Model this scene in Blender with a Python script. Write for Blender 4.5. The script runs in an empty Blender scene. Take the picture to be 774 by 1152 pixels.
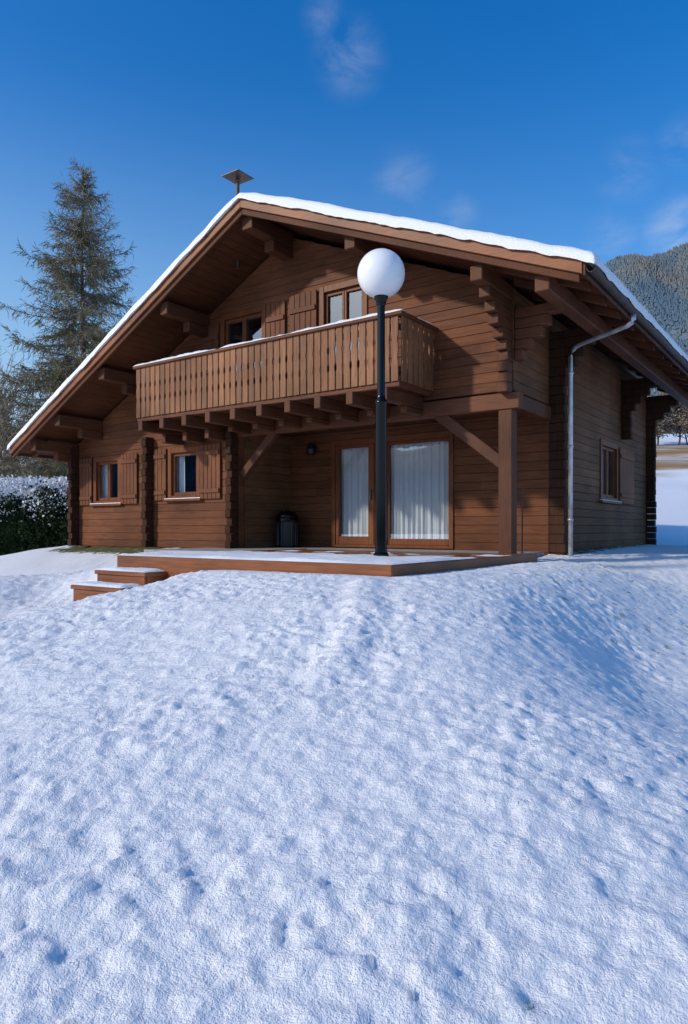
import bpy, bmesh, math, random
import numpy as np
from mathutils import Vector, Matrix
random.seed(7); rng=np.random.default_rng(7)
scene=bpy.context.scene
COL=scene.collection
# ---------------------------------------------------------------- helpers
def new_obj(name,verts,faces,mat=None,parent=None,smooth=False,recalc=True,bevel=0,label=None):
    me=bpy.data.meshes.new(name)
    me.from_pydata([tuple(v) for v in verts],[],[tuple(f) for f in faces])
    if recalc:
        bm=bmesh.new(); bm.from_mesh(me); bmesh.ops.recalc_face_normals(bm,faces=bm.faces); bm.to_mesh(me); bm.free()
    if smooth:
        me.polygons.foreach_set('use_smooth',[True]*len(me.polygons))
    ob=bpy.data.objects.new(name,me); COL.objects.link(ob)
    if mat: me.materials.append(mat)
    if parent: ob.parent=parent
    if bevel:
        m=ob.modifiers.new('bevel','BEVEL'); m.width=bevel; m.segments=1; m.limit_method='ANGLE'
    if label: ob['label']=label
    return ob
def empty(name,parent=None,loc=(0,0,0),rz=0,label=None,cat=None):
    e=bpy.data.objects.new(name,None); e.empty_display_size=.2; COL.objects.link(e)
    e.location=loc; e.rotation_euler=(0,0,rz)
    if parent: e.parent=parent
    if label: e['label']=label
    if cat: e['category']=cat
    return e
class B:
    def __init__(s,mp=None): s.v=[]; s.f=[]; s.mp=mp or (lambda a,b,c:(a,b,c))
    def add(s,vs,fs):
        n=len(s.v); s.v+= [s.mp(*p) for p in vs]; s.f+=[tuple(i+n for i in f) for f in fs]
    def box(s,x0,x1,y0,y1,z0,z1):
        s.add([(x0,y0,z0),(x1,y0,z0),(x1,y1,z0),(x0,y1,z0),(x0,y0,z1),(x1,y0,z1),(x1,y1,z1),(x0,y1,z1)],
              [(0,3,2,1),(4,5,6,7),(0,1,5,4),(1,2,6,5),(2,3,7,6),(3,0,4,7)])
    def prism(s,pa,pb):
        n=len(pa); s.add(list(pa)+list(pb),[tuple(range(n))[::-1],tuple(range(n,2*n))]+[(i,(i+1)%n,n+(i+1)%n,n+i) for i in range(n)])
    def beam(s,p,q,w,h):
        p=Vector(p);q=Vector(q);d=(q-p).normalized()
        up=Vector((0,0,1))
        if abs(d.z)>.95: up=Vector((0,1,0))
        r=d.cross(up).normalized(); u=r.cross(d).normalized()
        f=lambda c:[tuple(c+r*w/2*a+u*h/2*b) for a,b in((-1,-1),(1,-1),(1,1),(-1,1))]
        s.prism(f(p),f(q))
    def lathe(s,prof,cx=0,cy=0,n=24):
        vs=[];fs=[]
        for r,z in prof:
            for i in range(n):
                a=2*math.pi*i/n; vs.append((cx+r*math.cos(a),cy+r*math.sin(a),z))
        for j in range(len(prof)-1):
            for i in range(n):
                k=(i+1)%n; fs.append((j*n+i,j*n+k,(j+1)*n+k,(j+1)*n+i))
        fs.append(tuple(range(n))[::-1]); fs.append(tuple(range((len(prof)-1)*n,len(prof)*n)))
        s.add(vs,fs)
    def tube(s,pts,r,n=10):
        pts=[Vector(p) for p in pts]; vs=[];fs=[]
        for i,p in enumerate(pts):
            d=(pts[min(i+1,len(pts)-1)]-pts[max(i-1,0)]).normalized()
            up=Vector((0,0,1)) if abs(d.z)<.9 else Vector((1,0,0))
            a=d.cross(up).normalized(); b=a.cross(d)
            rr=r[i] if isinstance(r,(list,tuple)) else r
            for k in range(n):
                t=2*math.pi*k/n; vs.append(tuple(p+a*rr*math.cos(t)+b*rr*math.sin(t)))
        for j in range(len(pts)-1):
            for k in range(n):
                m=(k+1)%n; fs.append((j*n+k,j*n+m,(j+1)*n+m,(j+1)*n+k))
        fs.append(tuple(range(n))[::-1]); fs.append(tuple(range((len(pts)-1)*n,len(pts)*n)))
        s.add(vs,fs)
    def obj(s,name,mat,parent=None,**k): return new_obj(name,s.v,s.f,mat,parent,**k)

def _h(ix,iy,seed):
    n=(ix.astype(np.int64)*374761393+iy.astype(np.int64)*668265263+seed*974634777)&0xffffffff
    n=((n^(n>>13))*1274126177)&0xffffffff
    n=((n^(n>>16))*2246822519)&0xffffffff
    n=n^(n>>15)
    return (n&0xffffff)/float(0xffffff)
def vn(x,y,seed=0):
    ix=np.floor(x);iy=np.floor(y);fx=x-ix;fy=y-iy
    fx=fx*fx*fx*(fx*(fx*6-15)+10);fy=fy*fy*fy*(fy*(fy*6-15)+10)
    a=_h(ix,iy,seed);b=_h(ix+1,iy,seed);c=_h(ix,iy+1,seed);d=_h(ix+1,iy+1,seed)
    return (a+(b-a)*fx)*(1-fy)+(c+(d-c)*fx)*fy
def fbm(x,y,seed=0,o=4):
    t=0;a=.5;x=np.asarray(x,float);y=np.asarray(y,float)
    for i in range(o):
        t=t+a*(vn(x,y,seed+i*17)-.5)*2; x,y=(x*.8-y*.6)*2+3.1,(x*.6+y*.8)*2+1.7; a*=.5
    return t
def sst(x,a,b):
    t=np.clip((x-a)/(b-a),0,1); return t*t*(3-2*t)
# ---------------------------------------------------------------- materials
def mat_new(name):
    m=bpy.data.materials.new(name); m.use_nodes=True
    nt=m.node_tree; b=nt.nodes['Principled BSDF']; return m,nt,b
def N(nt,t,**k):
    n=nt.nodes.new(t)
    for a,v in k.items(): setattr(n,a,v)
    return n
def ramp(nt,stops):
    r=N(nt,'ShaderNodeValToRGB'); e=r.color_ramp.elements
    while len(e)<len(stops): e.new(.5)
    for i,(p,c) in enumerate(stops):
        e[i].position=p; e[i].color=(*c,1)
    return r
def wood(name,col,axis='x',rough=.6,course=0,dark=.55,light=1.4,spec=.3,slat=0):
    m,nt,b=mat_new(name); L=nt.links
    tc=N(nt,'ShaderNodeTexCoord'); mp=N(nt,'ShaderNodeMapping')
    sc={'x':(1.2,22,22),'y':(22,1.2,22),'z':(22,22,1.2)}[axis]
    mp.inputs['Scale'].default_value=sc
    L.new(tc.outputs['Object'],mp.inputs['Vector'])
    n1=N(nt,'ShaderNodeTexNoise'); n1.inputs['Scale'].default_value=2.2; n1.inputs['Detail'].default_value=6; n1.inputs['Roughness'].default_value=.65
    L.new(mp.outputs[0],n1.inputs['Vector'])
    n2=N(nt,'ShaderNodeTexNoise'); n2.inputs['Scale'].default_value=.9; n2.inputs['Detail'].default_value=4
    L.new(tc.outputs['Object'],n2.inputs['Vector'])
    c=Vector(col)
    r=ramp(nt,[(.25,tuple(c*dark)),(.5,tuple(c)),(.78,tuple(c*light))]); L.new(n1.outputs['Fac'],r.inputs[0])
    r2=ramp(nt,[(.3,(.68,.65,.64)),(.7,(1.22,1.21,1.20))]); L.new(n2.outputs['Fac'],r2.inputs[0])
    mx=N(nt,'ShaderNodeMixRGB',blend_type='MULTIPLY'); mx.inputs[0].default_value=1
    L.new(r.outputs[0],mx.inputs[1]); L.new(r2.outputs[0],mx.inputs[2]); out=mx.outputs[0]
    if course or slat:
        sp=N(nt,'ShaderNodeSeparateXYZ'); L.new(tc.outputs['Object'],sp.inputs[0])
        def M(op,a,v=None,w=None):
            d=N(nt,'ShaderNodeMath',operation=op); L.new(a,d.inputs[0])
            if v is not None:
                if isinstance(v,(int,float)): d.inputs[1].default_value=v
                else: L.new(v,d.inputs[1])
            if w is not None: L.new(w,d.inputs[2])
            return d.outputs[0]
        if course:
            fz=M('FLOOR',M('DIVIDE',M('ADD',sp.outputs['Z'],.34),course))
            al=sp.outputs['X'] if axis=='x' else sp.outputs['Y']
            fx=M('FLOOR',M('MULTIPLY',M('MULTIPLY_ADD',fz,1.37,al),.27))
            key=M('MULTIPLY_ADD',fz,7.31,fx)
        else:
            key=M('ADD',M('FLOOR',M('DIVIDE',M('ADD',sp.outputs['X'],7.45),slat)),M('FLOOR',M('MULTIPLY',M('ADD',sp.outputs['Y'],1.02),5.9)))
        wn=N(nt,'ShaderNodeTexWhiteNoise',noise_dimensions='1D'); L.new(key,wn.inputs['W'])
        r3=ramp(nt,[(0,(.82,.83,.84)),(.5,(1,1,1)),(1,(1.15,1.12,1.08))]); L.new(wn.outputs['Value'],r3.inputs[0])
        m2=N(nt,'ShaderNodeMixRGB',blend_type='MULTIPLY'); m2.inputs[0].default_value=1
        L.new(out,m2.inputs[1]); L.new(r3.outputs[0],m2.inputs[2]); out=m2.outputs[0]
    L.new(out,b.inputs['Base Color'])
    b.inputs['Roughness'].default_value=rough; b.inputs['Specular IOR Level'].default_value=spec
    bp=N(nt,'ShaderNodeBump'); bp.inputs['Strength'].default_value=.35; bp.inputs['Distance'].default_value=.006
    L.new(n1.outputs['Fac'],bp.inputs['Height']); L.new(bp.outputs[0],b.inputs['Normal'])
    return m
def plain(name,col,rough=.5,metal=0,nscale=0,var=.25,spec=.5):
    m,nt,b=mat_new(name)
    b.inputs['Base Color'].default_value=(*col,1); b.inputs['Roughness'].default_value=rough; b.inputs['Metallic'].default_value=metal
    b.inputs['Specular IOR Level'].default_value=spec
    if nscale:
        tc=N(nt,'ShaderNodeTexCoord'); n=N(nt,'ShaderNodeTexNoise'); n.inputs['Scale'].default_value=nscale; n.inputs['Detail'].default_value=5
        nt.links.new(tc.outputs['Object'],n.inputs['Vector'])
        c=Vector(col); r=ramp(nt,[(.3,tuple(c*(1-var))),(.7,tuple(c*(1+var)))])
        nt.links.new(n.outputs['Fac'],r.inputs[0]); nt.links.new(r.outputs[0],b.inputs['Base Color'])
    return m
C=.155
WB=(.145,.054,.024)
M_wallx=wood('log_wall_x',WB,'x',course=C,spec=.15)
M_wally=wood('log_wall_y',(.165,.078,.039),'y',course=C,spec=.1)
M_beamx=wood('beam_x',(.135,.050,.023),'x',spec=.2)
M_beamy=wood('beam_y',(.108,.041,.019),'y',spec=.2)
M_post=wood('post_wood',(.105,.041,.021),'z',spec=.2)
M_end=wood('log_end_wood',(.055,.026,.015),'z',rough=.8,spec=.1)
M_soff=wood('soffit_wood',(.095,.034,.015),'y',spec=.15)
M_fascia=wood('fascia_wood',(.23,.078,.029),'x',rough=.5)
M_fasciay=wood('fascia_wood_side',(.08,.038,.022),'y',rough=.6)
M_rail=wood('railing_wood',(.25,.118,.060),'z',spec=.15,slat=6.1/42)
M_shut=wood('shutter_wood',(.155,.055,.023),'z',spec=.2)
M_shut2=wood('side_shutter_wood',(.25,.095,.038),'z',spec=.2)
M_frame=wood('window_frame_wood',(.17,.055,.019),'z',rough=.45,spec=.2)
M_deck=wood('deck_wood',(.235,.080,.030),'x',rough=.5)
M_metal=plain('zinc',(.55,.56,.57),.42,.65,6)
M_dmetal=plain('dark_metal',(.14,.11,.09),.5,.5,8)
M_gut=plain('gutter_paint',(.055,.045,.038),.6,0,8,.25,.25)
M_copper=plain('copper_hat',(.09,.055,.04),.5,.4,8)
M_black=plain('black_paint',(.002,.002,.003),.10,0,spec=.35)
M_blackp=plain('black_plastic',(.010,.010,.012),.4,0)
M_curt=plain('curtain',(.74,.75,.77),.9)
M_dark=plain('unlit_room_tone',(.05,.048,.045),.9)  # darkness of the unlit interior is put into this colour
M_stone=plain('terrace_stone',(.30,.29,.27),.8,0,7,.25)
def glass_clear(name,base,tint):
    m,nt,b=mat_new(name); L=nt.links
    nt.nodes.remove(b); out=nt.nodes['Material Output']
    t=N(nt,'ShaderNodeBsdfTransparent'); t.inputs[0].default_value=tint
    g=N(nt,'ShaderNodeBsdfGlossy'); g.inputs['Roughness'].default_value=.015; g.inputs[0].default_value=(.85,.92,1,1)
    f=N(nt,'ShaderNodeLayerWeight'); f.inputs[0].default_value=.5
    p=N(nt,'ShaderNodeMath',operation='POWER'); p.inputs[1].default_value=4; L.new(f.outputs['Facing'],p.inputs[0])
    q=N(nt,'ShaderNodeMath',operation='MULTIPLY_ADD'); q.inputs[1].default_value=1-base; q.inputs[2].default_value=base; q.use_clamp=True; L.new(p.outputs[0],q.inputs[0])
    mx=N(nt,'ShaderNodeMixShader'); L.new(q.outputs[0],mx.inputs[0]); L.new(t.outputs[0],mx.inputs[1]); L.new(g.outputs[0],mx.inputs[2])
    L.new(mx.outputs[0],out.inputs['Surface']); return m
M_dglass=glass_clear('door_glass',.22,(.92,.95,.97,1))
M_glass=glass_clear('window_glass',.20,(.84,.89,.93,1))
def snow_mat(name='snow',ground=False):
    m,nt,b=mat_new(name); L=nt.links
    tc=N(nt,'ShaderNodeTexCoord')
    sc=(.885,.885,.89,1)
    b.inputs['Base Color'].default_value=sc; b.inputs['Roughness'].default_value=.72; b.inputs['Specular IOR Level'].default_value=.3
    na=N(nt,'ShaderNodeTexNoise'); na.inputs['Scale'].default_value=40; na.inputs['Detail'].default_value=4; na.inputs['Roughness'].default_value=.6
    nb=N(nt,'ShaderNodeTexNoise'); nb.inputs['Scale'].default_value=190; nb.inputs['Detail'].default_value=2; nb.inputs['Roughness'].default_value=.6
    for n in(na,nb): L.new(tc.outputs['Object'],n.inputs['Vector'])
    b1=N(nt,'ShaderNodeBump'); b1.inputs['Strength'].default_value=.75; b1.inputs['Distance'].default_value=.016
    b2=N(nt,'ShaderNodeBump'); b2.inputs['Strength'].default_value=.9; b2.inputs['Distance'].default_value=.005
    L.new(na.outputs['Fac'],b1.inputs['Height']); L.new(nb.outputs['Fac'],b2.inputs['Height'])
    L.new(b1.outputs[0],b2.inputs['Normal']); L.new(b2.outputs[0],b.inputs['Normal'])
    if ground:
        at=N(nt,'ShaderNodeAttribute',attribute_name='bare'); at2=N(nt,'ShaderNodeAttribute',attribute_name='dry')
        ng=N(nt,'ShaderNodeTexNoise'); ng.inputs['Scale'].default_value=9; ng.inputs['Detail'].default_value=5
        L.new(tc.outputs['Object'],ng.inputs['Vector'])
        ad=N(nt,'ShaderNodeMath',operation='ADD'); L.new(at.outputs['Fac'],ad.inputs[0]); L.new(ng.outputs['Fac'],ad.inputs[1])
        mr=N(nt,'ShaderNodeMapRange'); mr.inputs['From Min'].default_value=1.0; mr.inputs['From Max'].default_value=1.15; L.new(ad.outputs[0],mr.inputs['Value'])
        gr=ramp(nt,[(.35,(.045,.06,.014)),(.6,(.16,.14,.045))]); L.new(nb.outputs['Fac'],gr.inputs[0])
        mx=N(nt,'ShaderNodeMixRGB'); mx.inputs[1].default_value=sc
        L.new(mr.outputs[0],mx.inputs[0]); L.new(gr.outputs[0],mx.inputs[2])
        mx2=N(nt,'ShaderNodeMixRGB'); mx2.inputs[2].default_value=(.36,.20,.055,1)
        L.new(at2.outputs['Fac'],mx2.inputs[0]); L.new(mx.outputs[0],mx2.inputs[1]); L.new(mx2.outputs[0],b.inputs['Base Color'])
    return m
M_snow=snow_mat('snow'); M_gsnow=snow_mat('ground_snow',True)
# ---------------------------------------------------------------- frame of the house
P0=(2.53,10.5,0); RZ=math.atan2(-.582,.813)
cr,sr=math.cos(RZ),math.sin(RZ)
def to_local(x,y):
    dx=x-P0[0];dy=y-P0[1]; return dx*cr+dy*sr, -dx*sr+dy*cr
def to_world(lx,ly): return P0[0]+lx*cr-ly*sr, P0[1]+lx*sr+ly*cr
XL=-11.1; YB=8.75; XR=-4.37; ZR=6.04; XP=-5.65; Y1=1.55
SL,SR=.514,.408
def ztop(x): return ZR-(SL*(XR-x) if x<XR else SR*(x-XR))
RT=.22
house=empty('chalet',None,P0,RZ,'two storey brown log chalet with snowy gable roof and wooden balcony','house')
def gable_range(z,a0,a1,off):
    lo=XR-(ZR-off-z)/SL; hi=XR+(ZR-off-z)/SR
    return max(a0,lo),min(a1,hi)
def courses(bd,a0,a1,z0,z1,holes,th=.14,rng_fn=None):
    z=z0
    while z<z1-1e-6:
        zt=min(z0+C*(round((z-z0)/C)+1),z1); zm=(z+zt)/2
        if rng_fn: l0,h0=rng_fn(z); l1,h1=rng_fn(zt)
        else: l0,h0,l1,h1=a0,a1,a0,a1
        if h1<=l1: l1=h1=(l1+h1)/2
        segs=[(l0,l1,h0,h1)]
        for (ha,hb,hz0,hz1) in holes:
            if hz0<zm<hz1:
                ns=[]
                for s in segs:
                    if hb<=s[0] or ha>=s[2]: ns.append(s); continue
                    if ha>s[0]: ns.append((s[0],s[1],ha,ha))
                    if hb<s[2]: ns.append((hb,hb,s[2],s[3]))
                segs=ns
        c=.008
        for s in segs:
            if s[2]-s[0]<.02: continue
            j=random.uniform(-.002,.002)
            def sec(alo,ahi):
                return [(alo,-th,z),(alo,-.002,z),(alo,.010+j,z+c),(ahi,.010+j,zt-c),(ahi,-.002,zt),(ahi,-th,zt)]
            bd.prism(sec(s[0],s[1]),sec(s[2],s[3]))
        z=zt
front=lambda yp:(lambda a,o,z:(a,yp-o,z))
side=lambda xp:(lambda a,o,z:(xp+o,a,z))
ZF=2.40; Z0=-.34; ZU=Z0+C*18
winF=[(-10.33,-9.35,.97,2.0),(-7.70,-6.76,1.02,2.04)]
winU=[(-6.12,-4.95,2.62,4.6),(-3.62,-2.62,2.62,4.66)]
winS=[(4.55,5.85,.97,2.15)]
door=(-4.5,-1.76,0,2.14)
b=B(front(0))
courses(b,XL,XP,Z0,ZU,[(w[0]+.04,w[1]-.04,w[2],w[3]) for w in winF])
b.obj('wall',M_wallx,house,label='lower log wall with two small windows')
b=B(front(0))
courses(b,XL,0,ZU,ZR-.27,[(w[0]+.04,w[1]-.04,w[2],w[3]) for w in winU],rng_fn=lambda z:gable_range(z,XL,0,.24))
b.obj('wall',M_wallx,house,label='upper gable wall of horizontal planks')
b=B(front(Y1))
courses(b,XP-.05,-.003,Z0,ZF-.05,[(door[0]+.05,door[1]-.05,door[2]-.3,door[3])])
b.obj('wall',M_wallx,house,label='log wall at the back of the porch')
b=B(side(0))
zc=ztop(0)-.28
courses(b,0.003,Y1,ZU,zc,[]); 
b.obj('wall',M_wally,house)
b=B(side(0.002))
courses(b,Y1+.002,YB,Z0,zc-.004,[(winS[0][0]+.04,winS[0][1]-.04,winS[0][2],winS[0][3])])
b.obj('wall',M_wally,house,label='weathered side wall of horizontal logs')
b=B(side(XP-.0))
courses(b,.16,Y1+.05,Z0,ZF-.05,[])
b.obj('wall',M_wally,house,label='side wall of the porch recess')
b=B()
b.box(XL,XL+.14,0.145,YB-.15,-.3,ztop(XL)-.3)
b.box(XL,-.15,YB-.14,YB,-.3,ztop(XL)-.3)
pts=[(XL,YB-.14,ztop(XL)-.3),(-.15,YB-.14,ztop(XL)-.3),(-.15,YB-.14,ztop(0)-.3),(XR,YB-.14,ZR-.3)]
b.prism(pts,[(p[0],YB,p[2]) for p in pts])
b.obj('wall',M_wallx,house,label='rear log wall')
b=B(); b.box(XP+.02,-.15,.15,Y1-.02,ZF-.06,ZF+.05)
b.obj('porch_ceiling',M_soff,house)
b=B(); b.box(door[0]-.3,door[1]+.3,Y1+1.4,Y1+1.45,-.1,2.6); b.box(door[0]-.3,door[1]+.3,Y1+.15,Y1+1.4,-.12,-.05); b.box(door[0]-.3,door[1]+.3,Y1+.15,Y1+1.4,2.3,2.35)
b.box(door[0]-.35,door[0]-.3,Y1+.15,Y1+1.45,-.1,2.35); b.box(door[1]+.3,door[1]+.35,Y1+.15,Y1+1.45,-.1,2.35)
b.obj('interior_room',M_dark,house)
# --------- log ends / corbels
def stack_y(bd,x,y0,z0,z1,plen,w=.15,alt=.03):
    z=z0;i=0
    while z<z1-.02:
        l=plen(z) if callable(plen) else plen
        l+= random.uniform(-.012,.012) -(alt if i%2 else 0)
        bd.box(x-w/2,x+w/2,y0-l,y0-.0165,z+.003,min(z+C,z1)-.003); z+=C;i+=1
def stack_x(bd,x0,y,z0,z1,plen,w=.15,alt=.03):
    z=z0;i=0
    while z<z1-.02:
        l=plen(z) if callable(plen) else plen
        l+= random.uniform(-.008,.008) -(alt if i%2 else 0)
        bd.box(x0+.0165,x0+l,y-w/2,y+w/2,z+.003,min(z+C,z1)-.003); z+=C;i+=1
def under(x): return ztop(x)-RT-.03
for x,z1 in((-8.28,2.36),(XP-.08,2.36),(XL+.08,under(XL+.08)-.02)):
    b=B(); stack_y(b,x,0,-.34,z1,.24); b.obj('log_end_stack',M_end,house,bevel=.008)
def corb(z1,base,top,n):
    def f(z):
        k=(z1-z)/C
        return base if k>n else base+(top-base)*(1-k/n)
    return f
b=B(); zz=under(0)-.03
stack_y(b,-.085,0,ZF,zz,corb(zz,.20,1.15,6.5),.17); b.obj('corbel',M_beamy,house,bevel=.012,label='stepped log corbel under the roof edge')
b=B(); zz=under(.75)-.02
stack_x(b,0,.1,2.9,zz,corb(zz,.16,.85,5),.17); b.obj('corbel',M_beamx,house,bevel=.012)
b=B(); zz=under(.8)-.02
stack_x(b,0,Y1+.08,-.34,zz,corb(zz,.28,1.0,5),.17,.015); b.obj('corbel',M_end,house,bevel=.008,label='dark stacked log corner with stepped corbel')
b=B(); stack_x(b,0,6.25,2.35,zz,corb(zz,.22,.95,5),.17,.015); b.obj('corbel',M_end,house,bevel=.008)
b=B(); stack_x(b,0,YB-.09,-.34,zz,corb(zz,.22,1.0,5),.17,.01); b.obj('corbel',M_end,house,bevel=.006)
# --------- porch beam, posts, braces
b=B(); b.box(XP-.05,.12,-.05,.12,2.17,ZF+.02); b.obj('beam',M_beamx,house,bevel=.012)
b=B(); b.box(-.14,.06,.125,Y1-.02,2.19,ZF+.015); b.obj('beam',M_beamy,house,bevel=.012)
b=B(); b.box(-.22,-.0,-.03,.17,-.02,2.17); b.obj('porch_post',M_post,house,bevel=.012)
b=B(); b.beam((-1.28,.06,2.22),(-.12,.06,1.32),.12,.18); b.obj('brace',M_post,house,bevel=.012)
b=B(); b.beam((-4.75,.06,2.22),(-5.6,.06,1.42),.12,.16); b.obj('brace',M_post,house,bevel=.012)
# --------- windows
def cloth(ca,cb,z0,z1,mp,parent,off=-.24,amp=.032):
    n=int((cb-ca)/.012); vs=[];fs=[]
    for i in range(n+1):
        a=ca+(cb-ca)*i/n
        o=off+amp*math.sin(a*48+1.5*math.sin(a*7))+amp*.4*math.sin(a*113)
        for k in range(4):
            z=z0+(z1-z0)*k/3; vs.append(mp(a,o+.01*math.sin(a*30+z),z))
    for i in range(n):
        for k in range(3): fs.append((i*4+k,(i+1)*4+k,(i+1)*4+k+1,i*4+k+1))
    new_obj('curtain',vs,fs,M_curt,parent,smooth=True,recalc=False)
def pane(mp,a0,a1,o,z0,z1,mat,parent):
    b=B(mp); b.add([(a0,o,z0),(a1,o,z0),(a1,o,z1),(a0,o,z1)],[(0,1,2,3)]); b.obj('pane',mat,parent,recalc=False)
def window(a0,a1,z0,z1,mp,leaves=2,sill=True,cur=None):
    w=empty('window',house)
    t=.085
    b=B(mp)
    b.box(a0-.02,a0+t,-.1,.035,z0-.02,z1+.05); b.box(a1-t,a1+.02,-.1,.035,z0-.02,z1+.05)
    b.box(a0+t,a1-t,-.1,.033,z1-t+.02,z1+.05); b.box(a0+t,a1-t,-.1,.033,z0-.02,z0+t-.03)
    iw=(a1-a0-2*t)/leaves
    for i in range(leaves):
        l=a0+t+i*iw; r=l+iw; s=.05
        b.box(l+.003,l+s,-.09,-.02,z0+t-.03,z1-t+.02); b.box(r-s,r-.003,-.09,-.02,z0+t-.03,z1-t+.02)
        b.box(l+s,r-s,-.09,-.022,z1-t-.045,z1-t+.02); b.box(l+s,r-s,-.09,-.022,z0+t-.03,z0+t+.04)
    b.obj('frame',M_frame,w,bevel=.006)
    pane(mp,a0+.06,a1-.06,-.066,z0+.02,z1-.04,M_glass,w)
    b=B(mp); b.box(a0-.05,a1+.05,-.75,-.72,z0-.1,z1+.1); b.box(a0-.06,a0-.051,-.74,-.15,z0-.1,z1+.1); b.box(a1+.051,a1+.06,-.74,-.15,z0-.1,z1+.1); b.box(a0-.05,a1+.05,-.72,-.15,z1+.08,z1+.1); b.box(a0-.05,a1+.05,-.72,-.15,z0-.1,z0-.08); b.obj('dark_backing',M_dark,w)  # dark box added behind the pane to stand in for interior shade
    for c in (cur or []): cloth(a0+.03+(a1-a0-.06)*c[0],a0+.03+(a1-a0-.06)*c[1],z0-.05,z1+.02,mp,w,-.17,.018)
    if sill:
        b=B(mp); b.box(a0-.1,a1+.1,-.05,.09,z0-.07,z0-.022); b.obj('sill',M_frame,w,bevel=.006)
        b=B(mp); b.box(a0-.09,a1+.09,.02,.085,z0-.022,z0-.002); b.obj('snow_layer',M_snow,w,bevel=.008)
def shutter(a0,a1,z0,z1,mp,mat=M_shut):
    b=B(mp); n=max(3,round((a1-a0)/.13)); w=(a1-a0)/n
    for i in range(n): b.box(a0+i*w+.004,a0+(i+1)*w-.004,.03,.06,z0,z1)
    for zc in(z0+.15*(z1-z0),z1-.15*(z1-z0)): b.box(a0+.02,a1-.02,.061,.085,zc-.045,zc+.045)
    if z1-z0>1.4: b.box(a0+.02,a1-.02,.061,.085,(z0+z1)/2-.045,(z0+z1)/2+.045)
    b.obj('shutter',mat,house,bevel=.006)
F=front(0)
window(*winF[0],F,2,cur=[(0,.3),(.7,1)]); window(*winF[1],F,1,cur=[(.0,.3),(.75,1)])
window(*winU[0],F,2,sill=False); window(*winU[1],F,2,sill=False)
window(*winS[0],side(0.002),2,cur=[(0,1)])
shutter(-9.31,-8.72,.93,2.05,F); shutter(-10.86,-10.38,.93,2.05,F)
shutter(-6.72,-6.12,.98,2.09,F); shutter(-8.15,-7.75,.98,2.09,F)
shutter(-4.90,-4.42,2.62,4.62,F); shutter(-4.32,-3.68,2.62,4.68,F); shutter(-6.62,-6.17,2.62,4.5,F)
shutter(5.93,7.15,.93,2.15,side(.002),M_shut2)
# --------- sliding door
d=empty('sliding_door',house,label='sliding glass door in brown wood with pale curtains'); D=front(Y1)
a0,a1,z0,z1=door; zb=.0; am=-3.24
b=B(D)
b.box(a0-.01,a0+.08,-.12,.04,zb,z1+.03); b.box(a1-.08,a1+.01,-.12,.04,zb,z1+.03)
b.box(a0+.08,a1-.08,-.12,.038,z1-.08,z1+.03); b.box(a0+.08,a1-.08,-.12,.036,zb,zb+.06)
b.box(a0+.082,a0+.16,-.06,.02,zb+.06,z1-.08); b.box(am-.38,am-.25,-.06,.02,zb+.06,z1-.08); b.box(am-.245,am,-.10,.0,zb+.06,z1-.08)
b.box(a0+.16,am-.38,-.06,.018,z1-.15,z1-.08); b.box(a0+.16,am-.38,-.06,.018,zb+.06,zb+.22)
b.box(am+.002,am+.06,-.11,-.065,zb+.06,z1-.08); b.box(a1-.14,a1-.082,-.11,-.065,zb+.06,z1-.08)
b.box(am+.06,a1-.14,-.11,-.067,z1-.14,z1-.08); b.box(am+.06,a1-.14,-.11,-.067,zb+.06,zb+.18)
b.obj('frame',M_frame,d,bevel=.006)
pane(D,a0+.15,am-.37,-.032,zb+.20,z1-.13,M_dglass,d)
pane(D,am+.05,a1-.13,-.092,zb+.16,z1-.12,M_dglass,d)
b=B(D); b.box(am-.33,am-.30,.021,.06,.95,1.15); b.obj('handle',M_dmetal,d,bevel=.005)
cloth(a0+.10,am-.32,.06,2.1,D,d,-.16,.026); cloth(am+.03,a1-.10,.06,2.1,D,d,-.18,.026)
wl=empty('wall_lamp',house); b=B(); b.lathe([(.05,1.9),(.09,1.92),(.10,2.02),(.06,2.12),(.02,2.15)],-4.95,Y1-.16,16); b.box(-4.98,-4.92,Y1-.1,Y1-.015,2.0,2.1); b.obj('lamp_shade',M_blackp,wl,smooth=False)
# --------- roof
roof=empty('roof',house)
YF=-1.3; YE=9.9; XEL=-11.72; XER=1.42
def slope_slab(bd,xa,xb,y0,y1,o0,o1):
    pts=[(xa,ztop(xa)-o0),(xb,ztop(xb)-o0),(xb,ztop(xb)-o1),(xa,ztop(xa)-o1)]
    bd.prism([(p[0],y0,p[1]) for p in pts],[(p[0],y1,p[1]) for p in pts])
b=B(); 
slope_slab(b,XEL,XR,YF+.04,YE,.0,.10); slope_slab(b,XR,XER,YF+.04,YE,.0,.10)
b.obj('roof_covering',M_dmetal,roof)
b=B()
def boards(xa,xb):
    n=int(abs(xb-xa)/.15); 
    for i in range(n):
        u0=xa+(xb-xa)*i/n; u1=xa+(xb-xa)*(i+1)/n
        slope_slab(b,u0+.004,u1-.004,YF+.045,YE-.01,.101,.125)
boards(XEL+.05,XR); boards(XR,XER-.05)
b.obj('soffit',M_soff,roof)
y=YF+.55
while y<YE:
    b=B(); slope_slab(b,.03,XER-.06,y-.045,y+.045,.126,.24); b.obj('rafter',M_soff,roof,bevel=.006)
    if y<2:
        b=B(); slope_slab(b,XEL+.06,XL-.03,y-.045,y+.045,.126,.24); b.obj('rafter',M_soff,roof,bevel=.006)
    y+=.75
b=B()
slope_slab(b,XEL,XR-.001,YF,YF+.038,.0,.165); slope_slab(b,XR+.001,XER,YF,YF+.038,.0,.165)
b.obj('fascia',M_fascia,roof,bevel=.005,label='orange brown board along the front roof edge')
b=B()
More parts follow.
